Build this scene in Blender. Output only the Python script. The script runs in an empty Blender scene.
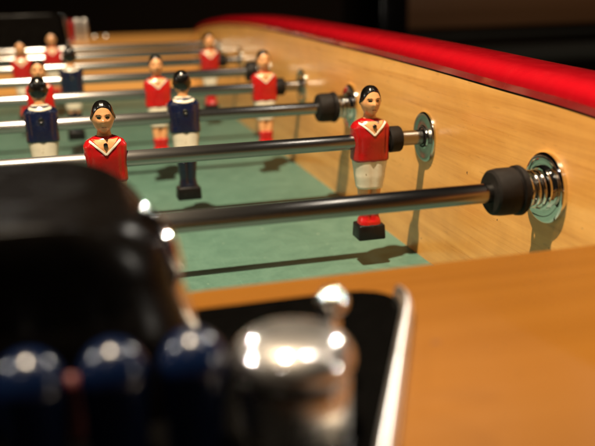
import bpy, bmesh, math, random
from mathutils import Vector, Matrix
random.seed(4)
PI = math.pi
U = 0.01                       # all numbers below are centimetres
sc = bpy.context.scene
C = sc.collection

# ------------------------------------------------------------------ materials
def new_mat(name):
    m = bpy.data.materials.new(name); m.use_nodes = True
    nt = m.node_tree
    return m, nt, nt.nodes['Principled BSDF']
def N(nt, t, **k):
    n = nt.nodes.new(t)
    for a, b in k.items(): setattr(n, a, b)
    return n
def ramp(nt, fac, stops):
    r = N(nt, 'ShaderNodeValToRGB'); e = r.color_ramp.elements
    while len(e) < len(stops): e.new(0.5)
    for el, (p, c) in zip(e, stops): el.position = p; el.color = (*c, 1)
    nt.links.new(fac, r.inputs[0]); return r
def noise(nt, vec, scale, detail=4, rough=.5, dist=0):
    n = N(nt, 'ShaderNodeTexNoise'); n.inputs['Scale'].default_value = scale
    n.inputs['Detail'].default_value = detail; n.inputs['Roughness'].default_value = rough
    n.inputs['Distortion'].default_value = dist
    nt.links.new(vec, n.inputs['Vector']); return n
def mapping(nt, scale, rot=(0, 0, 0), loc=(0, 0, 0)):
    tc = N(nt, 'ShaderNodeTexCoord'); mp = N(nt, 'ShaderNodeMapping')
    mp.inputs['Scale'].default_value = scale; mp.inputs['Rotation'].default_value = rot
    mp.inputs['Location'].default_value = loc
    nt.links.new(tc.outputs['Object'], mp.inputs['Vector']); return mp.outputs[0]
def bump(nt, b, height, strength, dist=.0002):
    n = N(nt, 'ShaderNodeBump'); n.inputs['Strength'].default_value = strength
    n.inputs['Distance'].default_value = dist
    nt.links.new(height, n.inputs['Height']); nt.links.new(n.outputs[0], b.inputs['Normal'])

def paint(name, col, rough=.25, coat=.4, var=.12, bumps=.12, worn=None):
    """glossy hand-brushed enamel with slight mottling and tiny chips"""
    m, nt, b = new_mat(name)
    v = mapping(nt, (1, 1, 1))
    n = noise(nt, v, 160, 4)
    r = ramp(nt, n.outputs[0], [(.3, [c * (1 - var) for c in col]), (.7, [min(1, c * (1 + var)) for c in col])])
    out = r.outputs[0]
    if worn:
        n3 = noise(nt, v, 330, 3, .6)
        rr = ramp(nt, n3.outputs[0], [(.71, (0, 0, 0)), (.73, (1, 1, 1))])
        mx = N(nt, 'ShaderNodeMix', data_type='RGBA'); mx.inputs[7].default_value = (*worn, 1)
        nt.links.new(rr.outputs[0], mx.inputs[0]); nt.links.new(out, mx.inputs[6]); out = mx.outputs[2]
    oi = N(nt, 'ShaderNodeObjectInfo'); hs = N(nt, 'ShaderNodeHueSaturation')
    vr = N(nt, 'ShaderNodeMapRange'); vr.inputs[3].default_value = .86; vr.inputs[4].default_value = 1.12
    nt.links.new(oi.outputs['Random'], vr.inputs[0]); nt.links.new(vr.outputs[0], hs.inputs['Value'])
    nt.links.new(out, hs.inputs['Color']); out = hs.outputs[0]
    sm = noise(nt, v, 75, 5, .7, .8); rg = N(nt, 'ShaderNodeMapRange'); rg.inputs[1].default_value = .3; rg.inputs[2].default_value = .75
    rg.inputs[3].default_value = rough * .75; rg.inputs[4].default_value = rough * 1.6
    nt.links.new(sm.outputs[0], rg.inputs[0]); nt.links.new(rg.outputs[0], b.inputs['Roughness'])
    nt.links.new(out, b.inputs['Base Color'])
    b.inputs['Coat Weight'].default_value = coat
    b.inputs['Coat Roughness'].default_value = .08
    n2 = noise(nt, v, 90, 2); bump(nt, b, n2.outputs[0], bumps, .001)
    return m
def metal(name, col, rough, aniso_dir=None, stain=.3):
    m, nt, b = new_mat(name)
    b.inputs['Metallic'].default_value = 1
    v = mapping(nt, aniso_dir or (1, 1, 1))
    n = noise(nt, v, 140, 5)
    r = ramp(nt, n.outputs[0], [(.3, [c * (1 - stain) for c in col]), (.65, col)])
    nt.links.new(r.outputs[0], b.inputs['Base Color'])
    mr = N(nt, 'ShaderNodeMapRange'); mr.inputs[3].default_value = rough * .7; mr.inputs[4].default_value = rough * 1.5
    nt.links.new(n.outputs[0], mr.inputs[0]); nt.links.new(mr.outputs[0], b.inputs['Roughness'])
    return m

def wood(name, dark, mid, light, axis, rough=.3, coat=.5, k=1.0, fig=.34, grime=.0):
    """varnished beech veneer, grain running along the given axis"""
    m, nt, b = new_mat(name)
    s = [1, 1, 1]; s[axis] = .07
    v = mapping(nt, s)
    big = noise(nt, v, 22 * k, 3, .55, .6)
    ad = N(nt, 'ShaderNodeMath', operation='MULTIPLY'); ad.inputs[1].default_value = 26
    nt.links.new(big.outputs[0], ad.inputs[0])
    si = N(nt, 'ShaderNodeMath', operation='SINE'); nt.links.new(ad.outputs[0], si.inputs[0])
    mr = N(nt, 'ShaderNodeMapRange'); mr.inputs[1].default_value = -1; nt.links.new(si.outputs[0], mr.inputs[0])
    s2 = [1, 1, 1]; s2[axis] = .02
    v2 = mapping(nt, s2)
    fine = noise(nt, v2, 520 * k, 5, .7)
    mx = N(nt, 'ShaderNodeMath', operation='MULTIPLY_ADD'); mx.inputs[1].default_value = fig
    nt.links.new(mr.outputs[0], mx.inputs[0])
    f2 = N(nt, 'ShaderNodeMath', operation='MULTIPLY'); f2.inputs[1].default_value = .62
    nt.links.new(fine.outputs[0], f2.inputs[0]); nt.links.new(f2.outputs[0], mx.inputs[2])
    r = ramp(nt, mx.outputs[0], [(.15, dark), (.45, mid), (.8, light)])
    # short medullary flecks
    s3 = [1, 1, 1]; s3[axis] = .18
    v3 = mapping(nt, s3, loc=(.3, .1, .7)); fl = noise(nt, v3, 420, 2, .5)
    fr = ramp(nt, fl.outputs[0], [(.66, (0, 0, 0)), (.74, (1, 1, 1))])
    mm = N(nt, 'ShaderNodeMix', data_type='RGBA'); mm.inputs[7].default_value = (*[d * .8 for d in dark], 1)
    f3 = N(nt, 'ShaderNodeMath', operation='MULTIPLY'); f3.inputs[1].default_value = .35
    nt.links.new(fr.outputs[0], f3.inputs[0]); nt.links.new(f3.outputs[0], mm.inputs[0])
    nt.links.new(r.outputs[0], mm.inputs[6])
    # scattered dark specks and dents
    v4 = mapping(nt, (1, 1, 1)); sp = noise(nt, v4, 260, 2, .4)
    sr = ramp(nt, sp.outputs[0], [(.765, (0, 0, 0)), (.785, (1, 1, 1))])
    m2 = N(nt, 'ShaderNodeMix', data_type='RGBA'); m2.inputs[7].default_value = (.12, .05, .02, 1)
    nt.links.new(sr.outputs[0], m2.inputs[0]); nt.links.new(mm.outputs[2], m2.inputs[6])
    gn = noise(nt, v4, 14, 6, .65, .5); gr = ramp(nt, gn.outputs[0], [(.36, (1 - grime, 1 - grime * 1.15, 1 - grime * 1.4)), (.62, (1, 1, 1))])
    mg = N(nt, 'ShaderNodeMix', data_type='RGBA', blend_type='MULTIPLY'); mg.inputs[0].default_value = 1
    nt.links.new(m2.outputs[2], mg.inputs[6]); nt.links.new(gr.outputs[0], mg.inputs[7])
    nt.links.new(mg.outputs[2], b.inputs['Base Color'])
    rr = N(nt, 'ShaderNodeMapRange'); rr.inputs[3].default_value = rough * .8; rr.inputs[4].default_value = rough * 1.3
    nt.links.new(fine.outputs[0], rr.inputs[0]); nt.links.new(rr.outputs[0], b.inputs['Roughness'])
    b.inputs['Coat Weight'].default_value = coat; b.inputs['Coat Roughness'].default_value = .18
    bump(nt, b, fine.outputs[0], .12, .0003)
    return m

M = {}
M['wall_wood'] = wood('varnished beech', (.64, .285, .060), (.80, .40, .098), (.90, .49, .145), 1, .28, .5, 1.0, .33, .14)
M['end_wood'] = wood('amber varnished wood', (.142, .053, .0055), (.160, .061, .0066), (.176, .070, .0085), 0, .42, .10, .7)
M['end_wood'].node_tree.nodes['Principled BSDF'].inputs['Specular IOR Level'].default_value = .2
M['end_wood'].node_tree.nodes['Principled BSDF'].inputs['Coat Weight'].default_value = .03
M['edge_wood'] = wood('far varnished wood', (.52, .23, .05), (.64, .30, .07), (.74, .37, .10), 0, .42, .15, .7)
M['red_rail'] = paint('red lacquered rail', (.36, .003, .008), .20, .9, .04, .0)
M['red'] = paint('red enamel', (.37, .005, .006), .26, .5, .12, .15, (.10, .03, .02))
M['blue'] = paint('navy enamel', (.0035, .007, .028), .24, .5, .12, .15)
M['navy_sock'] = paint('dark navy enamel', (.0025, .0045, .014), .3, .3, .12, .15)
M['white'] = paint('white enamel', (.66, .60, .48), .3, .4, .08, .15, (.35, .28, .18))
M['skin'] = paint('skin enamel', (.62, .30, .125), .28, .5, .10, .15)
M['black'] = paint('black enamel', (.004, .003, .003), .16, .6, .1, .15)
M['hair'] = paint('black hair paint', (.003, .0025, .002), .22, .25, .2, .2)
M['boot'] = paint('black boot enamel', (.005, .004, .004), .4, .15, .2, .3, (.05, .045, .04))
M['rubber'] = paint('black rubber', (.008, .006, .005), .55, .0, .3, .4)
M['steel'] = metal('polished steel rod', (.30, .29, .28), .22, (.02, 1, 1), .15)
b_ = M['steel'].node_tree.nodes['Principled BSDF']; b_.inputs['Anisotropic'].default_value = .85
tn = M['steel'].node_tree.nodes.new('ShaderNodeTangent'); tn.direction_type = 'RADIAL'; tn.axis = 'X'
M['steel'].node_tree.links.new(tn.outputs[0], b_.inputs['Tangent'])
for k_, sp_ in (('rubber', .2), ('boot', .2)): M[k_].node_tree.nodes['Principled BSDF'].inputs['Specular IOR Level'].default_value = sp_
M['chrome'] = metal('chrome plate', (.80, .79, .77), .06, None, .12)
M['trim'] = metal('bright brushed trim', (.92, .90, .86), .30, None, .1)
M['satin'] = metal('satin nickel', (.46, .43, .40), .42, None, .1)
_nt = M['satin'].node_tree; _g = _nt.nodes.new('ShaderNodeBsdfGlossy'); _g.inputs['Roughness'].default_value = .06; _g.inputs['Color'].default_value = (.8, .78, .75, 1)
_mx = _nt.nodes.new('ShaderNodeMixShader'); _mx.inputs[0].default_value = .55
_nt.links.new(_nt.nodes['Principled BSDF'].outputs[0], _mx.inputs[1]); _nt.links.new(_g.outputs[0], _mx.inputs[2])
_nt.links.new(_mx.outputs[0], _nt.nodes['Material Output'].inputs['Surface'])
M['satin'].node_tree.nodes['Principled BSDF'].inputs['Coat Weight'].default_value = 1
M['satin'].node_tree.nodes['Principled BSDF'].inputs['Coat Roughness'].default_value = .03
M['brushed'] = metal('brushed chrome', (.74, .72, .69), .24, None, .12)
M['washer'] = metal('zinc washer', (.60, .62, .58), .14, None, .2)
M['smoke'] = paint('black gloss plastic', (.003, .0024, .002), .22, .6, .2, .02)
M['smoke'].node_tree.nodes['Principled BSDF'].inputs['Specular IOR Level'].default_value = .04
M['smoke'].node_tree.nodes['Principled BSDF'].inputs['Coat Weight'].default_value = .0
M['tray'] = paint('black lacquered plate', (.0015, .0014, .0013), .12, 0, .2, .05)
M['tray'].node_tree.nodes['Principled BSDF'].inputs['Specular IOR Level'].default_value = .2
M['bead'] = paint('blue gloss plastic', (.0016, .0055, .023), .18, .1, .1, .02)
M['bead_dull'] = paint('dull red plastic', (.07, .006, .005), .6, .0, .1, .02)
M['bead_red'] = paint('red gloss plastic', (.30, .010, .010), .2, .6, .1, .02)
M['cabinet'] = paint('dark stained board', (.06, .03, .015), .5, 0, .2, .1)
M['room'] = paint('dim brown plaster', (.055, .036, .022), .9, 0, .25, .1)
M['dark_fabric'] = paint('dark painted board', (.022, .024, .020), .7, 0, .3, .1)
M['board'] = wood('dark brown board', (.10, .045, .018), (.15, .07, .028), (.19, .09, .04), 0, .45, .1, .12)

def field_mat():
    m, nt, b = new_mat('green linoleum field')
    v = mapping(nt, (1, 1, 1))
    a = noise(nt, v, 26, 6, .62, 1.6); c = noise(nt, v, 420, 4, .7)
    mx = N(nt, 'ShaderNodeMath', operation='MULTIPLY_ADD'); mx.inputs[1].default_value = .35
    nt.links.new(c.outputs[0], mx.inputs[0])
    a2 = N(nt, 'ShaderNodeMath', operation='MULTIPLY'); a2.inputs[1].default_value = .65
    nt.links.new(a.outputs[0], a2.inputs[0]); nt.links.new(a2.outputs[0], mx.inputs[2])
    r = ramp(nt, mx.outputs[0], [(.36, (.050, .116, .088)), (.5, (.066, .142, .108)), (.68, (.086, .170, .132))])
    sp = noise(nt, v, 190, 2, .4)
    sr = ramp(nt, sp.outputs[0], [(.76, (0, 0, 0)), (.79, (1, 1, 1))])
    m2 = N(nt, 'ShaderNodeMix', data_type='RGBA'); m2.inputs[7].default_value = (.30, .38, .30, 1)
    f = N(nt, 'ShaderNodeMath', operation='MULTIPLY'); f.inputs[1].default_value = .6
    nt.links.new(sr.outputs[0], f.inputs[0]); nt.links.new(f.outputs[0], m2.inputs[0])
    nt.links.new(r.outputs[0], m2.inputs[6])
    vs = mapping(nt, (1, .05, 1), (0, 0, .12)); st = noise(nt, vs, 480, 3, .6)
    s_r = ramp(nt, st.outputs[0], [(.62, (1, 1, 1)), (.72, (1.25, 1.22, 1.22))])
    v5 = mapping(nt, (.04, 1, 1), (0, 0, -.5)); s5 = noise(nt, v5, 420, 2, .5)
    s6 = ramp(nt, s5.outputs[0], [(.68, (1, 1, 1)), (.74, (.72, .75, .74))])
    ma = N(nt, 'ShaderNodeMix', data_type='RGBA', blend_type='MULTIPLY'); ma.inputs[0].default_value = 1
    mb = N(nt, 'ShaderNodeMix', data_type='RGBA', blend_type='MULTIPLY'); mb.inputs[0].default_value = 1
    nt.links.new(m2.outputs[2], ma.inputs[6]); nt.links.new(s_r.outputs[0], ma.inputs[7])
    nt.links.new(ma.outputs[2], mb.inputs[6]); nt.links.new(s6.outputs[0], mb.inputs[7])
    nt.links.new(mb.outputs[2], b.inputs['Base Color'])
    b.inputs['Roughness'].default_value = .5
    bump(nt, b, c.outputs[0], .25, .0004)
    return m
M['field'] = field_mat()

# ------------------------------------------------------------------ mesh helpers
def link(name, bm, mats, parent=None, smooth=True, loc=None, autosmooth=None):
    me = bpy.data.meshes.new(name)
    bmesh.ops.recalc_face_normals(bm, faces=bm.faces)
    if smooth:
        for f in bm.faces: f.smooth = True
        lim = math.radians(autosmooth or 38)
        for e in bm.edges:
            if len(e.link_faces) == 2 and e.calc_face_angle(0) > lim: e.smooth = False
    for v in bm.verts: v.co *= U
    bm.to_mesh(me); bm.free()
    for mm in (mats if isinstance(mats, (list, tuple)) else [mats]): me.materials.append(mm)
    o = bpy.data.objects.new(name, me); C.objects.link(o)
    if parent: o.parent = parent
    if loc: o.location = Vector(loc) * U
    return o
def empty(name, loc=(0, 0, 0)):
    o = bpy.data.objects.new(name, None); C.objects.link(o)
    o.location = Vector(loc) * U; o.empty_display_size = .01; return o
def tag(o, label=None, cat=None, group=None, kind=None):
    if label: o['label'] = label
    if cat: o['category'] = cat
    if group: o['group'] = group
    if kind: o['kind'] = kind
    return o
def box(bm, lo, hi, bev=0, seg=2):
    g = bmesh.ops.create_cube(bm, size=1)
    vs = g['verts']
    for v in vs:
        v.co = Vector([lo[i] + (hi[i] - lo[i]) * (v.co[i] + .5) for i in range(3)])
    if bev:
        es = list({e for v in vs for e in v.link_edges})
        r = bmesh.ops.bevel(bm, geom=es, offset=bev, segments=seg, profile=.5, affect='EDGES')
        vs = r['verts']
    return vs
def lathe(bm, prof, axis='X', origin=(0, 0, 0), seg=48):
    """prof: (position along the axis, radius) pairs"""
    rings = []; o = Vector(origin)
    for a, r in prof:
        if r < 1e-6:
            p = {'X': (a, 0, 0), 'Z': (0, 0, a)}[axis]; rings.append([bm.verts.new(o + Vector(p))]); continue
        ring = []
        for i in range(seg):
            t = 2 * PI * i / seg; c, s = r * math.cos(t), r * math.sin(t)
            ring.append(bm.verts.new(o + Vector((a, c, s) if axis == 'X' else (c, s, a))))
        rings.append(ring)
    for A, B in zip(rings, rings[1:]):
        if len(A) == 1 and len(B) == 1: continue
        for i in range(seg):
            j = (i + 1) % seg
            if len(A) == 1: bm.faces.new((A[0], B[i], B[j]))
            elif len(B) == 1: bm.faces.new((A[i], A[j], B[0]))
            else: bm.faces.new((A[i], A[j], B[j], B[i]))
    return rings
def tube(bm, pts, r, seg=10):
    pts = [Vector(p) for p in pts]; rings = []
    up = Vector((0, 0, 1))
    for k, p in enumerate(pts):
        t = (pts[min(k + 1, len(pts) - 1)] - pts[max(k - 1, 0)]).normalized()
        if abs(t.dot(up)) > .98: up = Vector((0, 1, 0))
        a = t.cross(up).normalized(); b = a.cross(t).normalized()
        rings.append([bm.verts.new(p + r * (math.cos(2 * PI * i / seg) * a + math.sin(2 * PI * i / seg) * b)) for i in range(seg)])
    for A, B in zip(rings, rings[1:]):
        for i in range(seg):
            j = (i + 1) % seg; bm.faces.new((A[i], A[j], B[j], B[i]))
    bm.faces.new(rings[0]); bm.faces.new(rings[-1])
def lerp_tab(tab, z):
    if z <= tab[0][0]: return tab[0][1:]
    for a, b in zip(tab, tab[1:]):
        if z <= b[0]:
            t = (z - a[0]) / (b[0] - a[0]); t = t * t * (3 - 2 * t) * .5 + t * .5
            return [x + (y - x) * t for x, y in zip(a[1:], b[1:])]
    return tab[-1][1:]
def loft(bm, tab, zs, seg=56, mod=None, cap=True, mat=0):
    """stack of super-ellipse sections; tab rows: z, rx, ry, cy, power"""
    rings = []
    for z in zs:
        rx, ry, cy, pw = lerp_tab(tab, z); ring = []
        for i in range(seg):
            t = 2 * PI * i / seg; c, s = math.cos(t), math.sin(t)
            x = rx * math.copysign(abs(c) ** (2 / pw), c); y = ry * math.copysign(abs(s) ** (2 / pw), s)
            if mod: x, y = mod(x, y, z, rx, ry)
            ring.append(bm.verts.new((x, cy + y, z)))
        rings.append(ring)
    for A, B in zip(rings, rings[1:]):
        for i in range(seg):
            j = (i + 1) % seg; f = bm.faces.new((A[i], A[j], B[j], B[i])); f.material_index = mat
    if cap:
        bm.faces.new(rings[0]).material_index = mat; bm.faces.new(rings[-1]).material_index = mat
    return rings
def zr(a, b, n): return [a + (b - a) * i / (n - 1) for i in range(n)]
def gauss(x, s): return math.exp(-(x / s) ** 2)

# ------------------------------------------------------------------ the table
T = tag(empty('foosball_table', (-33, 52, -9)), 'wooden table football cabinet with green field, beech side wall and red rail', 'football table')
TP = Vector((-33, 52, -9))
def tpart(name, bm, mats, **k):
    for v in bm.verts: v.co -= TP
    return link(name, bm, mats, T, **k)

YN, YF = -8.0, 113.2          # inner faces of the two ends
FZ = -8.6
bm = bmesh.new(); box(bm, (-68.5, YN - 2.2, FZ - 1), (.3, YF + 2.2, FZ)); tpart('playing_field', bm, M['field'], smooth=False)

RAIL = [(-40, .2), (-30, .3), (-22, .9), (-16, 2.2), (-9, 3.5), (-3, 4.05), (6, 4.3), (15, 4.5), (30, 4.65), (55, 4.7), (68, 4.55), (78, 4.2), (86, 3.85), (93, 3.4), (104, 2.5), (110, 1.7), (115, .7), (119, -.35)]
def rz(y):
    pts = RAIL
    for k in range(len(pts) - 1):
        if y <= pts[k + 1][0] or k == len(pts) - 2:
            y0, z0 = pts[k]; y1, z1 = pts[k + 1]
            m0 = (z1 - pts[k - 1][1]) / (y1 - pts[k - 1][0]) if k > 0 else 0
            m1 = (pts[k + 2][1] - z0) / (pts[k + 2][0] - y0) if k < len(pts) - 2 else 0
            h = y1 - y0; t = (y - y0) / h
            return (2*t**3-3*t**2+1)*z0 + (t**3-2*t**2+t)*h*m0 + (-2*t**3+3*t**2)*z1 + (t**3-t**2)*h*m1
def side_wall(x0, x1):
    bm = bmesh.new(); ys = zr(-16, 119, 110); prev = None
    for y in ys:
        q = [bm.verts.new(p) for p in ((x0, y, -11), (x1, y, -11), (x1, y, rz(y)), (x0, y, rz(y)))]
        if prev:
            for i in range(4):
                j = (i + 1) % 4; bm.faces.new((prev[i], prev[j], q[j], q[i]))
        else: bm.faces.new(q)
        prev = q
    bm.faces.new(prev)
    return tpart('side_wall', bm, M['wall_wood'], smooth=True, autosmooth=25)
side_wall(0, 3.9)
side_wall(-72.1, -68.2)
def rail(x0, x1):
    w = x1 - x0; cs = []
    H = 1.45                       # height of the cap
    prof = [(0.03, .12), (.0, .5)]
    for i in range(0, 15):
        a = PI - PI * i / 14
        cx = w / 2 + math.copysign(abs(math.cos(a)) ** .55, math.cos(a)) * w / 2
        prof.append((cx, .5 + (H - .5) * abs(math.sin(a)) ** .9))
    prof += [(w, .5), (w - .03, .12)]
    bm = bmesh.new(); prev = None
    for y in zr(-20, 113.0, 150):
        sl = (rz(y + .5) - rz(y - .5)); n = math.sqrt(1 + sl * sl)
        q = [bm.verts.new((x0 + px, y - pz * sl / n, rz(y) + pz / n)) for px, pz in prof]
        if prev:
            for i in range(len(q)):
                j = (i + 1) % len(q); bm.faces.new((prev[i], prev[j], q[j], q[i]))
        else: bm.faces.new(q)
        prev = q
    bm.faces.new(prev)
    o = tpart('rail', bm, M['red_rail'], autosmooth=50); o['label'] = 'glossy red rail capping the beech side wall'
    # black strip added under the rail to stand in for its shadow gap
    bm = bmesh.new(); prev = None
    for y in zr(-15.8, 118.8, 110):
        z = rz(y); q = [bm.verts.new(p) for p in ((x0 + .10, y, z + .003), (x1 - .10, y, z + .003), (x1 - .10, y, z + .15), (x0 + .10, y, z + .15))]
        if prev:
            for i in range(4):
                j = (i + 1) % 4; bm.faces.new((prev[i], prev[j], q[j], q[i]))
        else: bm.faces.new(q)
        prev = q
    bm.faces.new(prev); tpart('rail_shade_strip', bm, M['rubber'])
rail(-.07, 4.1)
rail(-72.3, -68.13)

# ends: panel below, overhanging shelf plank above
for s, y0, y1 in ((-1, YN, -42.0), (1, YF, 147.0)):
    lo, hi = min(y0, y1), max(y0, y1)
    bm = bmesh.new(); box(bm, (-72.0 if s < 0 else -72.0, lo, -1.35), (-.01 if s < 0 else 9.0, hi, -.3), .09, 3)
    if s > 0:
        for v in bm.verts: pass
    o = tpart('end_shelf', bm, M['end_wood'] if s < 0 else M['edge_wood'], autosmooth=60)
    a = y0 + s * 1.4; b = a + s * 1.5
    bm = bmesh.new(); box(bm, (-68.2, min(a, b), -11), (0, max(a, b), -1.35)); tpart('end_panel', bm, M['edge_wood'], smooth=False)
# cabinet under the field
bm = bmesh.new(); box(bm, (-72.4, -41, -34), (4.2, 146, -11), .5)
box(bm, (-70, -38, -11), (2, -16.2, -1.36)); box(bm, (-70, 119.2, -11), (2, 143, -1.36))
tpart('cabinet_body', bm, M['cabinet'], autosmooth=50)

# black lacquered plates with a chrome rim, carrying the goal hoods
def rounded(poly, rad, n=8):
    out = []; P = [Vector((*p, 0)) for p in poly]
    for k in range(len(P)):
        a, b, c = P[k - 1], P[k], P[(k + 1) % len(P)]
        r = rad[k] if isinstance(rad, (list, tuple)) else rad
        u = (a - b).normalized(); w = (c - b).normalized()
        p0 = b + u * r; p1 = b + w * r
        for i in range(n + 1):
            t = i / n; out.append((1 - t) ** 2 * p0 + 2 * t * (1 - t) * b + t * t * p1)
    return out
def plate(poly, rad):
    pts = rounded(poly, rad); n = len(pts)
    bm = bmesh.new()
    lo = [bm.verts.new((p.x, p.y, -.297)) for p in pts]; hi = [bm.verts.new((p.x, p.y, -.12)) for p in pts]
    for i in range(n):
        j = (i + 1) % n; bm.faces.new((lo[i], lo[j], hi[j], hi[i]))
    bm.faces.new(lo); bm.faces.new(hi)
    pl = link('goal_plate', bm, M['tray'], T, autosmooth=30); pl.location = -TP * U
    cen = sum(pts, Vector()) / n
    loop = [Vector((p.x, p.y, -.12)) for p in pts]
    prof = [(-.02, -.177), (-.05, .12), (.02, .30), (.15, .42), (.30, .36), (.38, .14), (.36, -.177)]
    for sd in (1, -1):
        run = [i for i in range(n) if abs((loop[(i + 1) % n] - loop[i - 1]).normalized().y) > .86 and (loop[i].x - cen.x) * sd > 0]
        run.sort(key=lambda i: loop[i].y)
        bm = bmesh.new(); prev = None
        for i in run:
            d = (loop[(i + 1) % n] - loop[i - 1]).normalized(); out = Vector((d.y, -d.x, 0))
            if out.dot(loop[i] - cen) < 0: out = -out
            q = [bm.verts.new(loop[i] + out * a + Vector((0, 0, b))) for a, b in prof]
            if prev:
                for k in range(len(prof)):
                    l = (k + 1) % len(prof); bm.faces.new((prev[k], prev[l], q[l], q[k]))
            else: bm.faces.new(q)
            prev = q
        bm.faces.new(prev)
        link('plate_rim', bm, M['trim'], pl, autosmooth=50)
plate([(-12.0, -10.2), (-20.6, -27.5), (-48.5, -27.5), (-55.8, -10.15)], [3.0, 1.5, 1.5, 3.0])
plate([(-21.4, 115.5), (-21.4, 132.5), (-48.5, 132.5), (-48.5, 115.5)], [1.2, 1.5, 1.5, 1.2])

def hood(s, yc, xr):
    """half-round goal hood; s=-1 near end, +1 far end (arch spans Y, long axis X)"""
    xl = -47.0
    bm = bmesh.new(); prev = None; top = 5.35 if s > 0 else 5.05; hy = 4.4
    def plan(ix, iy, rad):
        x0, x1, y0, y1 = xl + ix, xr - ix, yc - hy + iy, yc + hy - iy
        pts = []
        for cx, cy, a0 in ((x1 - rad, y1 - rad, 0), (x0 + rad, y1 - rad, 90), (x0 + rad, y0 + rad, 180), (x1 - rad, y0 + rad, 270)):
            for k in range(9):
                a = math.radians(a0 + 90 * k / 8); pts.append((cx + rad * math.cos(a), cy + rad * math.sin(a)))
        return pts
    lv = [(-.1, -.75, -.1, 2.0), (1.2, -.42, -.05, 2.0), (2.4, -.08, .1, 2.0)] if s < 0 else [(-.1, -.45, -.1, 2.0), (1.5, -.25, -.05, 2.0), (3.0, -.05, .1, 2.0)]
    RX, RY = (2.1 if s < 0 else 1.3), .22
    for k in range(13):
        a = PI / 2 * k / 12
        lv.append((top - RX * (1 - math.sin(a)) if True else 0, RX * (1 - math.cos(a)) + .02, .25 + RY * (1 - math.cos(a)), 2.0 - .7 * (1 - math.cos(a))))
    for z, ix, iy, rad in lv:
        q = [bm.verts.new((x, y, z)) for x, y in plan(ix, iy, rad)]
        if prev:
            for i in range(len(q)):
                jn = (i + 1) % len(q); bm.faces.new((prev[i], prev[jn], q[jn], q[i]))
        else: bm.faces.new(q)
        prev = q
    bm.faces.new(prev)
    # apron hanging in front of the goal mouth
    yi = yc - s * hy
    box(bm, (xl - .2, min(yi + s * .05, yi + s * .6 - s * 0), -3.6), (xr + .2, max(yi + s * .05, yi + s * .6), 0.3), .1)
    h = link('goal_hood', bm, M['smoke'], T, autosmooth=45); h.location = -TP * U
    for sg, xe in ((1, xr), (-1, xl)):
        bm = bmesh.new()
        pts = ([(xe + sg * .72, -.1), (xe + sg * .42, 1.2), (xe + sg * .10, 2.4)] if s < 0 else [(xe + sg * .42, -.1), (xe + sg * .30, 1.5), (xe + sg * .12, 2.7)]) + [(xe - sg * (RX * (1 - math.cos(PI / 2 * k / 12)) - .05), top + .05 - RX * (1 - math.sin(PI / 2 * k / 12))) for k in range(0, 8)]
        tube(bm, [(x, yc + s * 2.0, z) for x, z in pts], .30, 16)
        link('hood_trim', bm, M['chrome'], h, autosmooth=60)
hood(-1, -12.8, -20.9)
hood(1, 118.0, -21.9)

# ------------------------------------------------------------------ bearings on the side walls
SP = 15.0
def bearing(i, side, big):
    bm = bmesh.new(); r = 1.82 if big else 1.68
    x = 0
    if big:
        prof = [(0, r), (-.22, r), (-.30, r - .06), (-.33, r - .14), (-.30, 1.18), (-.50, 1.14), (-.55, 1.05), (-.50, .96), (-.22, .93), (-.2, .52)]
    else:
        prof = [(0, r), (-.12, r), (-.19, r - .06), (-.21, r - .12), (-.16, r - .3), (-.17, .8), (-.24, .74), (-.24, .52)]
    lathe(bm, [(a * side, b) for a, b in prof], 'X', (0, 0, 0), 64)
    for v in bm.verts: v.co += Vector((0 if side > 0 else -68.2, i * SP, 0)) - TP
    o = link('bearing_plate', bm, M['washer'] if not big else M['chrome'], T, autosmooth=35)
    # plastic sleeve around the rod
    bm = bmesh.new(); lathe(bm, [(-.05 * side, .93 if big else .72), (-.27 * side, .70), (-.30 * side, .62), (-.1 * side, .51)], 'X', (0, 0, 0), 40)
    for v in bm.verts: v.co += Vector((0 if side > 0 else -68.2, i * SP, 0)) - TP
    link('sleeve', bm, M['rubber'], o)
for i in range(8):
    for side in (1, -1): bearing(i, side, i in (0, 2))

# ------------------------------------------------------------------ one figurine, in local centimetres (front = -Y, rod through the origin)
SHIRT = [(-1.28, 1.16, .80, 0, 3.6), (-1.18, 1.24, .88, 0, 3.4), (-.4, 1.22, .90, 0, 3.2), (.4, 1.27, .90, 0, 3.0), (.95, 1.30, .86, 0, 2.7),
         (1.22, 1.16, .78, 0, 2.4), (1.42, .84, .66, 0, 2.2), (1.55, .50, .50, 0, 2.0)]
def shirt_mod(x, y, z, rx, ry):
    k = 1 - .10 * gauss(abs(x) / rx - .70, .075) * (1 if z < .9 else max(0, 1 - (z - .9) / .3)) * max(0, min(1, (z + 1.15) / .5))
    if y < 0: k *= 1 + .05 * gauss(z - .3, .6) * gauss(x / rx, .5)
    return x, y * k
def front_y(x, z, back=False):
    rx, ry, cy, pw = lerp_tab(SHIRT, z); u = min(.995, abs(x) / rx)
    y = ry * (1 - u ** pw) ** (1 / pw)
    y = shirt_mod(x, -y, z, rx, ry)[1]
    return cy + (-y if back else y)
SHORTS = [(-3.15, .86, .70, 0, 2.8), (-3.05, .90, .74, 0, 2.8), (-2.2, 1.02, .80, 0, 3), (-1.2, 1.16, .84, 0, 3.2), (-1.1, 1.1, .8, 0, 3.2)]
def groove(d, w):
    def f(x, y, z, rx, ry): return x, y * (1 - d * gauss(x, w))
    return f
LEGS = [(-4.6, .64, .50, 0, 2.6), (-3.9, .74, .58, 0, 2.5), (-3.0, .80, .64, 0, 2.6), (-2.0, .85, .66, 0, 2.8), (-1.0, .9, .62, 0, 2.8), (.9, .9, .6, 0, 2.6), (1.15, .72, .52, .02, 2.2), (1.5, .46, .44, .05, 2), (1.75, .40, .40, .06, 2), (2.3, .36, .38, .08, 2)]
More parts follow.
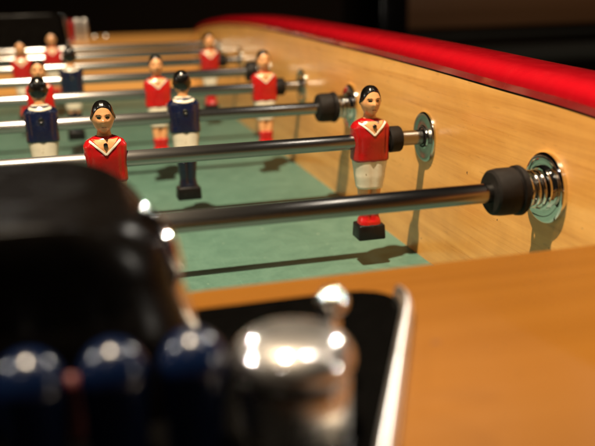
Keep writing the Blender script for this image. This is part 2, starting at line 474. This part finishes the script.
SOCK = [(-5.9, .80, .66, -.05, 3.6), (-5.55, .77, .64, -.03, 3.4), (-5.1, .66, .55, 0, 2.6), (-4.55, .72, .60, 0, 2.6), (-4.35, .73, .60, 0, 2.6), (-4.3, .66, .53, 0, 2.6)]
HC = (0, -.04, 2.62)
def head_pt(th, ph, grow=0):
    """th from top 0..pi, ph around (0 = front)"""
    st = math.sin(th) ** (.80 if th < PI / 2 else .92) if 0 < th < PI else 0
    sx, sy, sz = math.sin(ph) * st, -math.cos(ph) * st, math.cos(th)
    rx, ry, rzz = .665, .77, 1.02
    x, y, z = sx * rx, sy * ry, sz * rzz
    if z < 0:                                   # jaw
        x *= 1 - .30 * (-z / rzz) ** 1.6
        if y > 0: y *= 1 - .40 * (-z / rzz)
    front = max(0, -sy)
    # nose, brows, sockets, lips, chin
    y -= .23 * gauss(x, .10 + .05 * max(0, .12 - z)) * gauss(z + .12, .17) * (front > .5)
    y -= .07 * gauss(x, .085) * gauss(z - .12, .18) * (front > .5)
    y += .11 * gauss(abs(x) - .25, .13) * gauss(z - .10, .11) * front
    y -= .045 * gauss(abs(x) - .24, .2) * gauss(z - .29, .07) * front
    y -= .05 * gauss(x, .17) * gauss(z + .42, .05) * front
    y -= .04 * gauss(x, .17) * gauss(z + .52, .045) * front
    y += .03 * gauss(x, .2) * gauss(z + .62, .06) * front
    y -= .07 * gauss(x, .2) * gauss(z + .80, .13) * front
    x *= 1 + .14 * gauss(y - .05, .10) * gauss(z, .18) * (abs(sx) > .6)        # ears
    k = 1 + grow
    return Vector((HC[0] + x * k, HC[1] + y * k, HC[2] + z * k))
def patch(bm, pts, mi):
    """thin painted patch lying a hair proud of the face"""
    vs = [bm.verts.new(p) for p in pts]; f = bm.faces.new(vs); f.material_index = mi
def on_face(x, z, out=.012):
    # numerically find the front surface point at (x, z)
    best = None
    for a in range(60):
        th = .5 + 2.2 * a / 59
        for s_ in (1,):
            st = math.sin(th) ** (.80 if th < PI / 2 else .92); xx = x / .665 / max(.2, st)
            if abs(xx) > .95: continue
            p = head_pt(th, math.asin(xx)); d = abs(p.z - HC[2] - z) + abs(p.x - x) * .5
            if best is None or d < best[0]: best = (d, p)
    p = best[1]; return Vector((x, p.y - out, HC[2] + z))
SOCK_HIGH = [(-5.9, .80, .66, -.05, 3.6), (-5.55, .74, .62, -.03, 3.4), (-5.0, .66, .55, 0, 2.6), (-4.2, .74, .61, 0, 2.6), (-3.55, .80, .65, 0, 2.6), (-3.5, .72, .58, 0, 2.6)]
def make_figure(shirt, sock, collar_back):
    # body: head, neck, legs as one mesh
    bm = bmesh.new(); nt_, np_ = 44, 52
    grid = [[bm.verts.new(head_pt(PI * i / nt_, 2 * PI * j / np_)) for j in range(np_)] for i in range(1, nt_)]
    top = bm.verts.new(head_pt(0, 0)); bot = bm.verts.new(head_pt(PI, 0))
    for A, B in zip(grid, grid[1:]):
        for j in range(np_): bm.faces.new((A[j], A[(j + 1) % np_], B[(j + 1) % np_], B[j]))
    for j in range(np_):
        bm.faces.new((top, grid[0][(j + 1) % np_], grid[0][j])); bm.faces.new((bot, grid[-1][j], grid[-1][(j + 1) % np_]))
    loft(bm, LEGS, zr(-4.6, 2.3, 60), 56, lambda x, y, z, rx, ry: (x, y * (1 - (.42 if z < -2.6 else 0) * gauss(x, .16))))
    # painted brows, eyes, mouth
    for s in (-1, 1):
        patch(bm, [on_face(s * x, z) for x, z in ((.10, .26), (.22, .31), (.36, .29), (.45, .23), (.36, .245), (.22, .265))], 1)
        patch(bm, [on_face(s * (.25 + .12 * math.cos(t)), .115 + .065 * math.sin(t), .016) for t in [2 * PI * k / 14 for k in range(14)]], 1)
    patch(bm, [on_face(x, z, .014) for x, z in ((-.17, -.465), (-.08, -.435), (0, -.45), (.08, -.435), (.17, -.465), (.08, -.51), (-.08, -.51))], 2)
    body = link('player_figure', bm, [M['skin'], M['black'], M['lips']], autosmooth=70)
    # hair cap
    bm = bmesh.new()
    def hairline(ph):                            # lowest polar angle covered, by direction
        f = (1 + math.cos(ph)) / 2               # 1 front .. 0 back
        if collar_back: lowz = .42 * f ** 1.2 - .56 * (1 - f)
        else: lowz = .70 * f ** 1.0 - .40 * (1 - f)
        lowz -= .22 * gauss(abs(math.sin(ph)) - .93, .22) * (math.cos(ph) > -.3)
        return math.acos(max(-.9, min(.95, lowz)))
    rows = 16; g = []
    for i in range(1, rows + 1):
        g.append([bm.verts.new(head_pt(hairline(2 * PI * j / np_) * i / rows, 2 * PI * j / np_, .035 + .008 * math.sin(9 * 2 * PI * j / np_) * (i > 6))) for j in range(np_)])
    g.append([bm.verts.new(head_pt(hairline(2 * PI * j / np_) + .03, 2 * PI * j / np_, -.02)) for j in range(np_)])
    t = bm.verts.new(head_pt(0, 0, .035))
    for j in range(np_): bm.faces.new((t, g[0][(j + 1) % np_], g[0][j]))
    for A, B in zip(g, g[1:]):
        for j in range(np_): bm.faces.new((A[j], A[(j + 1) % np_], B[(j + 1) % np_], B[j]))
    link('hair', bm, M['hair'], body, autosmooth=80)
    bm = bmesh.new(); loft(bm, SHIRT, zr(-1.28, 1.55, 40), 72, shirt_mod); link('shirt', bm, shirt, body, autosmooth=70)
    bm = bmesh.new(); loft(bm, SHORTS, zr(-3.15, -1.1, 24), 64, groove(.07, .14)); link('shorts', bm, M['white'], body, autosmooth=60)
    bm = bmesh.new(); loft(bm, SOCK_HIGH if collar_back else SOCK, zr(-5.9, -3.5 if collar_back else -4.3, 26), 48, lambda x, y, z, rx, ry: (x, y * (1 - (.06 if z < -5.45 else .30) * gauss(x, .15)))); link('socks', bm, sock, body, autosmooth=60)
    # white collar: ring round the neck, V in front
    bm = bmesh.new()
    def strip(path, w, back):
        prev = None
        for k, (x, z) in enumerate(path):
            a = path[max(0, k - 1)]; b = path[min(len(path) - 1, k + 1)]
            d = Vector((b[0] - a[0], b[1] - a[1])).normalized(); n = Vector((-d.y, d.x)) * w / 2
            q = []
            for sgn, off in ((-1, .0), (-1, .045), (0, .06), (1, .045), (1, .0)):
                xx, zz = x + n.x * sgn, z + n.y * sgn
                yy = front_y(xx, zz, back); q.append(bm.verts.new((xx, yy + (off if back else -off), zz)))
            if prev:
                for i in range(4): bm.faces.new((prev[i], prev[i + 1], q[i + 1], q[i]))
            prev = q
    pth = [(-.92 + .92 * i / 12, 1.33 - .80 * (i / 12) ** 1.1) for i in range(13)]
    if not collar_back: strip(pth, .125, False); strip([(-x, z) for x, z in pth], .125, False)
    if collar_back:
        strip([(-.82 + 1.64 * i / 20, 1.20 + .17 * abs(i / 10 - 1) ** 1.6) for i in range(21)], .17, True)
    rings = []
    for zz, r in ((1.34, .74), (1.46, .70), (1.57, .60), (1.60, .52), (1.54, .42)):
        rings.append([bm.verts.new((r * math.cos(2 * PI * i / 40) * 1.02, r * .82 * math.sin(2 * PI * i / 40), zz - .10 * (-math.sin(2 * PI * i / 40) > .6) * 0)) for i in range(40)])
    if collar_back:
        for A, B in zip(rings, rings[1:]):
            for i in range(40): bm.faces.new((A[i], A[(i + 1) % 40], B[(i + 1) % 40], B[i]))
    link('collar', bm, M['white'], body, autosmooth=60)
    # skin-coloured throat inside the V
    bm = bmesh.new(); n = 9
    rows_ = []
    for i in range(n):
        z = 1.42 - .86 * i / n * .98; w = .78 * (1 - i / n)
        rows_.append([bm.verts.new((w * (2 * j / 8 - 1), front_y(w * (2 * j / 8 - 1), min(z, 1.5)) - .03, z)) for j in range(9)])
    for A, B in zip(rows_, rows_[1:]):
        for j in range(8): bm.faces.new((A[j], A[j + 1], B[j + 1], B[j]))
    link('throat', bm, M['skin'], body, autosmooth=70)
    # fixing screw: dark head at the collar, dimple on the back
    bm = bmesh.new()
    rr = lathe(bm, [(-.16, .0), (-.10, .08), (-.07, .13), (.10, .13)], 'Z', (0, 0, 0), 20)
    bmesh.ops.rotate(bm, cent=(0, 0, 0), matrix=Matrix.Rotation(-PI / 2, 3, 'X'), verts=bm.verts)
    yf = front_y(0, 1.0)
    for v in bm.verts: v.co += Vector((0, -0, 0))
    for v in bm.verts: v.co.y = (v.co.y if v.co.y < 0 else -v.co.y) if False else v.co.y
    for v in bm.verts: v.co = Vector((v.co.x, v.co.y + yf - .02, v.co.z + 1.12))
    link('screw', bm, M['black'], body, autosmooth=50)
    if collar_back:
        bm = bmesh.new(); lathe(bm, [(-.12, .21), (.04, .20), (.07, .16), (.02, .11), (.0, 0)], 'Z', (0, 0, 0), 24)
        bmesh.ops.rotate(bm, cent=(0, 0, 0), matrix=Matrix.Rotation(-PI / 2, 3, 'X'), verts=bm.verts)
        for v in bm.verts: v.co = Vector((v.co.x, front_y(0, .45, True) + .0 + v.co.y, v.co.z + .45))
        link('screw', bm, M['black'], body, autosmooth=50)
    # boots: one block with a raked front
    bm = bmesh.new(); vs = box(bm, (-.98, -.82, -6.72), (.98, .66, -5.66), .14, 3)
    for v in bm.verts:
        t = (v.co.z + 6.72) / 1.12
        v.co.x *= 1 - .06 * t; v.co.y = v.co.y * (1 - .05 * t) + (.05 * t)
    link('boots', bm, M['boot'], body, autosmooth=50)
    return body
M['lips'] = paint('dark red lip paint', (.25, .04, .03), .3, .4)
RED = make_figure(M['red'], M['red'], False)
BLUE = make_figure(M['blue'], M['navy_sock'], True)
used = set()
def place_figure(proto, rod, x, tilt=0, back=False, zrot=0, label=None):
    if proto.name not in used: o = proto; used.add(proto.name); fresh = True
    else:
        o = proto.copy(); C.objects.link(o)
        for ch in proto.children:
            c = ch.copy(); C.objects.link(c); c.parent = o
    o.parent = rod; o.location = (x * U, 0, 0)
    o.rotation_euler = (math.radians(tilt), 0, (PI if back else 0))
    o['label'] = 'footballer in navy shirt seen from behind' if back else 'footballer in red shirt with white collar'
    return o

# ------------------------------------------------------------------ rods
def make_rod(i, label, bumper=None, spring=False, figs=()):
    r = tag(empty('foosball_rod', (0, i * SP, 0)), label, 'rod', 'steel rods across the field')
    bm = bmesh.new(); lathe(bm, [(-82, 0), (-82, .5), (9, .5), (9, 0)], 'X', (0, 0, 0), 56)
    link('shaft', bm, M['steel'], r, autosmooth=60)
    for side in (1, -1):
        if side == 1 and bumper is None: continue
        bm = bmesh.new()
        if spring:
            a, b = bumper if side == 1 else (-66.9, -65.0)
            sgn = 1
            L = b - a
            if side == 1:
                prof = [(a, .5), (a, 1.02), (a + .10, 1.14), (a + .45, 1.2), (a + L * .66, 1.2), (a + L * .70, 1.12), (a + L * .73, 1.12), (a + L * .77, 1.26), (a + L * .88, 1.28), (a + L * .95, 1.2), (b, 1.05), (b, .5)]
            else: prof = [(a, .5), (a, 1.2), (a + .1, 1.24), (b - .1, 1.2), (b, 1.1), (b, .5)]
            lathe(bm, prof, 'X', (0, 0, 0), 56)
        else:
            a, b = bumper if side == 1 else (-66.9, -65.6)
            lathe(bm, [(a, .5), (a, .80), (a + .09, .88), (b - .12, .86), (b - .04, .82), (b, .74), (b, .5)], 'X', (0, 0, 0), 48)
        link('bumper', bm, M['rubber'], r, autosmooth=35)
    if spring:
        a = bumper[1] - .02; b = -.12; turns = 3.6; n = 150
        bm = bmesh.new(); pts = []
        for k in range(n):
            t = k / (n - 1); an = 2 * PI * turns * t + 1.1
            tt = t + .02 * math.sin(2 * PI * t)
            pts.append((a + (b - a) * tt, .86 * math.cos(an), .86 * math.sin(an)))
        tube(bm, pts, .115, 12); link('spring', bm, M['chrome'], r, autosmooth=80)
    for f in figs: place_figure(f[0], r, f[1], *f[2:])
    return r
make_rod(0, 'nearest steel rod with black rubber bumper and coil spring against the wall', (-3.25, -1.45), True)
make_rod(1, 'second steel rod, carrying the sharp red figurine by the wall disc', (-2.72, -1.85), False,
         [(RED, -4.0, 1, False), (RED, -21.1, 1, False), (RED, -46, 1, False)])
make_rod(2, 'third steel rod, with two navy figurines and a spring bumper at the wall', (-3.05, -1.35), True,
         [(BLUE, -14.15, 3, True), (BLUE, -25.05, 3, True), (BLUE, -52, 3, True)])
make_rod(3, 'fourth steel rod, with red figurine close to its small bumper and chrome disc', (-2.68, -1.9), False,
         [(RED, -3.95, -2, False), (RED, -14.5, -2, False), (RED, -25.3, -2, False), (RED, -36, -2, False), (RED, -46.7, -2, False)])
make_rod(4, 'fifth steel rod, with one navy figurine at left and a bumper near the wall', (-2.5, -1.3), True,
         [(BLUE, -22.2, -4, True), (BLUE, -33, -4, True), (BLUE, -44, -4, True)])
make_rod(5, 'sixth steel rod, carrying the farthest red figurine by the right wall', (-2.85, -1.9), False,
         [(RED, -4.15, 3, False), (RED, -27.9, 3, False), (RED, -46, 3, False)])
make_rod(6, 'seventh steel rod, with one small red figurine before the far hood', None, False,
         [(RED, -24.2, 0, False), (RED, -45, 0, False)])
make_rod(7, 'farthest steel rod, bare, in front of the far wooden shelf', None, False)

# ------------------------------------------------------------------ fittings standing on the plates
def peg(x, y, mat, label, r=.62, h=2.35, base=-.117, cat='peg', name='score_peg', grp='blue pegs on the near plate'):
    bm = bmesh.new()
    prof = [(0, 0), (0, r * .8), (.12, r * .86), (.3, r * .86), (h * .45, r * .92)]
    for i in range(11):
        a = (PI * .5) * i / 10
        prof.append((h - r * 1.15 + r * 1.15 * math.sin(a), r * math.cos(a) if i < 10 else 0))
    lathe(bm, prof, 'Z', (0, 0, 0), 36)
    o = link(name, bm, mat, None, loc=(x, y, base), autosmooth=50)
    return tag(o, label, cat, grp)
BX = [(-20.95, 'dark blue round-topped peg right beside the domed canister'), (-22.75, 'dark blue round-topped peg standing between two others'), (-24.55, 'dark blue round-topped peg farthest from the domed canister')]
for x, lb in BX: peg(x, -18.7, M['bead'], lb, .80, 3.0)
peg(-23.7, -17.4, M['bead_dull'], 'thin dull red peg standing between two blue pegs', .25, 1.7, grp='red pegs on the goal plates')

# chrome knob
K = tag(empty('domed_canister', (-18.55, -18.6, -.117)), 'wide round metal canister with domed top on the black plate', 'canister')
bm = bmesh.new()
lathe(bm, [(0, 0), (0, 1.30), (.08, 1.38), (1.4, 1.38), (1.5, 1.34), (1.62, 0)], 'Z', (0, 0, 0), 56); link('cup_wall', bm, M['brushed'], K)
bm = bmesh.new()
lathe(bm, [(1.63, 0), (1.63, 1.30), (1.68, 1.40), (1.78, 1.46), (1.95, 1.48), (2.12, 1.44), (2.28, 1.34), (2.42, 1.18), (2.50, 1.04), (2.55, .90), (2.59, .74), (2.62, .5), (2.63, .25), (2.63, 0)], 'Z', (0, 0, 0), 96); link('dome', bm, M['satin'], K, autosmooth=60)
bm = bmesh.new()
prof = [(0, 0), (0, .30), (1.9, .2), (2.0, .2)]
for i in range(11):
    a = -PI * .4 + PI * .9 * i / 10; prof.append((2.35 + .42 * math.sin(a), .42 * math.cos(a) if i < 10 else 0))
lathe(bm, prof, 'Z', (0, 0, 0), 36)
tag(link('chrome_stud', bm, M['chrome'], None, loc=(-16.9, -16.6, -.117), autosmooth=50), 'small ball-headed chrome stud just behind the domed canister', 'stud')

# far end: capsules beside the hood
for x, lb in ((-19.75, 'upright chrome capsule nearest the far hood'), (-18.35, 'upright chrome capsule right of its twin on the far shelf')):
    bm = bmesh.new(); prof = [(0, 0), (0, .5)]
    for i in range(9):
        a = PI / 2 * i / 8; prof.append((3.9 + .55 * math.sin(a), .55 * math.cos(a) if i < 8 else 0))
    prof.insert(2, (.3, .55))
    lathe(bm, prof, 'Z', (0, 0, 0), 32)
    tag(link('chrome_capsule', bm, M['trim'], None, loc=(x, 124, -.297), autosmooth=50), lb, 'capsule', 'chrome capsules on the far shelf')
peg(-20.75, 126, M['bead_red'], 'red peg squeezed between far hood and chrome capsule', .6, 4.1, -.297, grp='red pegs on the goal plates')
for x, lb in ((-16.1, 'tiny chrome screw cap on far shelf edge, left one'), (-13.9, 'tiny chrome screw cap on far shelf edge, right one')):
    bm = bmesh.new(); prof = [(0, .45)]
    for i in range(8):
        a = PI / 2 * i / 7; prof.append((.1 + .4 * math.sin(a), .42 * math.cos(a) if i < 7 else 0))
    lathe(bm, prof, 'Z', (0, 0, 0), 28)
    tag(link('screw_cap', bm, M['trim'], None, loc=(x, 140, -.297), autosmooth=50), lb, 'screw cap', 'screw caps on the far shelf')

# ------------------------------------------------------------------ the dim room behind
bm = bmesh.new(); box(bm, (-700, 620, -90), (900, 630, 260)); tag(link('back_wall', bm, M['room'], smooth=False), kind='structure')
bm = bmesh.new(); box(bm, (-700, -300, -95), (900, 620, -90)); tag(link('floor', bm, M['cabinet'], smooth=False), kind='structure')

BN = tag(empty('wooden_bench', (180, 300, -90)), 'dark brown wooden bench with metal leg in the unlit background', 'bench')
def bpart(name, lo, hi, m, bev=.4):
    bm = bmesh.new(); box(bm, [a - b for a, b in zip(lo, (180, 300, -90))], [a - b for a, b in zip(hi, (180, 300, -90))], bev); link(name, bm, m, BN, autosmooth=50)
bpart('backrest', (107, 300, -12), (290, 304, 8), M['board'])
bpart('seat', (104, 262, -24), (290, 299, -20), M['dark_fabric'])
bpart('rail', (104, 300, -16.5), (290, 302, -14.8), M['dark_fabric'], .3)
bpart('side_panel', (93, 262, -88), (104, 306, 8), M['black'])
bpart('leg', (204, 262, -88), (206, 264, -24), M['brushed'], .3)
bpart('leg', (284, 262, -88), (286, 264, -24), M['brushed'], .3)

# ------------------------------------------------------------------ light
def lamp(name, loc, target, energy, radius, color, spot=None, blend=.5):
    L = bpy.data.lights.new(name, 'SPOT' if spot else 'POINT'); L.energy = energy; L.color = color
    L.shadow_soft_size = radius * U
    if spot: L.spot_size = math.radians(spot); L.spot_blend = blend
    o = bpy.data.objects.new(name, L); C.objects.link(o); o.location = Vector(loc) * U
    d = Vector(target) - Vector(loc); o.rotation_euler = d.to_track_quat('-Z', 'Y').to_euler(); return o
lamp('key_lamp', (-30, -8, 107), (-8, 42, 0), 160, 1.1, (1, .80, .56), 76, .4)
lamp('second_lamp', (-120, -20, 95), (-15, 45, 0), 9, 1.1, (1, .84, .64), 50, .5)
lamp('third_lamp', (60, -30, 90), (-20, 0, 0), 3.5, 1.1, (1, .86, .68), 90, .8)
lamp('room_fill', (190, 120, 170), (180, 330, -10), 55, 8, (1, .8, .6), 80, 1)  # added fill that brightens the background bench and wall

for k, (loc, e, r) in enumerate([((-118, 38, 34), 2.6, .9), ((85, 78, 50), 2.6, .9), ((22, -14, 104), 2.6, .9), ((-60, -60, 80), 1.4, .9), ((70, -50, 17), 2.2, .9)]):
    lamp('glint_point', loc, (0, 0, 0), e, r, (1, .90, .76))  # added point sources, placed only to give glints on the fittings
for loc, tgt, e, cone in [((-110, 25, 72), (-20, -18, 2), 28, 8), ((70, 62, 62), (-20, -18, 2), 28, 7), ((12, -14, 110), (-20, -18, 2), 14, 7), ((70, -50, 19), (-21.5, -14, 3), 30, 6), ((-40, 90, 60), (-20, -18, 2), 14, 6)]:
    lamp('glint_spot', loc, tgt, e, .9, (1, .92, .80), cone, 1)  # added narrow beams on canister and hood trim, only for their glints
w = bpy.data.worlds.new('World'); sc.world = w; w.use_nodes = True
bg = w.node_tree.nodes['Background']; bg.inputs[0].default_value = (1, .86, .72, 1); bg.inputs[1].default_value = .004

# ------------------------------------------------------------------ camera
cd = bpy.data.cameras.new('camera'); cam = bpy.data.objects.new('camera', cd); C.objects.link(cam); sc.camera = cam
cd.sensor_width = 36; cd.lens = 833.19 / 595 * 36; cd.clip_start = .005; cd.clip_end = 100
R = ((0.96210833, -0.27199988, -0.01906879), (0.09478212, 0.26804719, 0.958732), (0.25566366, 0.92421143, -0.28367116))
mat = Matrix(((R[0][0], R[1][0], -R[2][0]), (R[0][1], R[1][1], -R[2][1]), (R[0][2], R[1][2], -R[2][2]))).to_4x4()
mat.translation = Vector((-23.2357, -36.196, 10.5257)) * U
cam.matrix_world = mat
cd.dof.use_dof = True; cd.dof.focus_distance = .485; cd.dof.aperture_fstop = 6.9; cd.dof.aperture_blades = 9

sc.view_settings.view_transform = 'Standard'; sc.view_settings.look = 'None'
sc.cycles.use_denoising = True
sc.cycles.max_bounces = 10
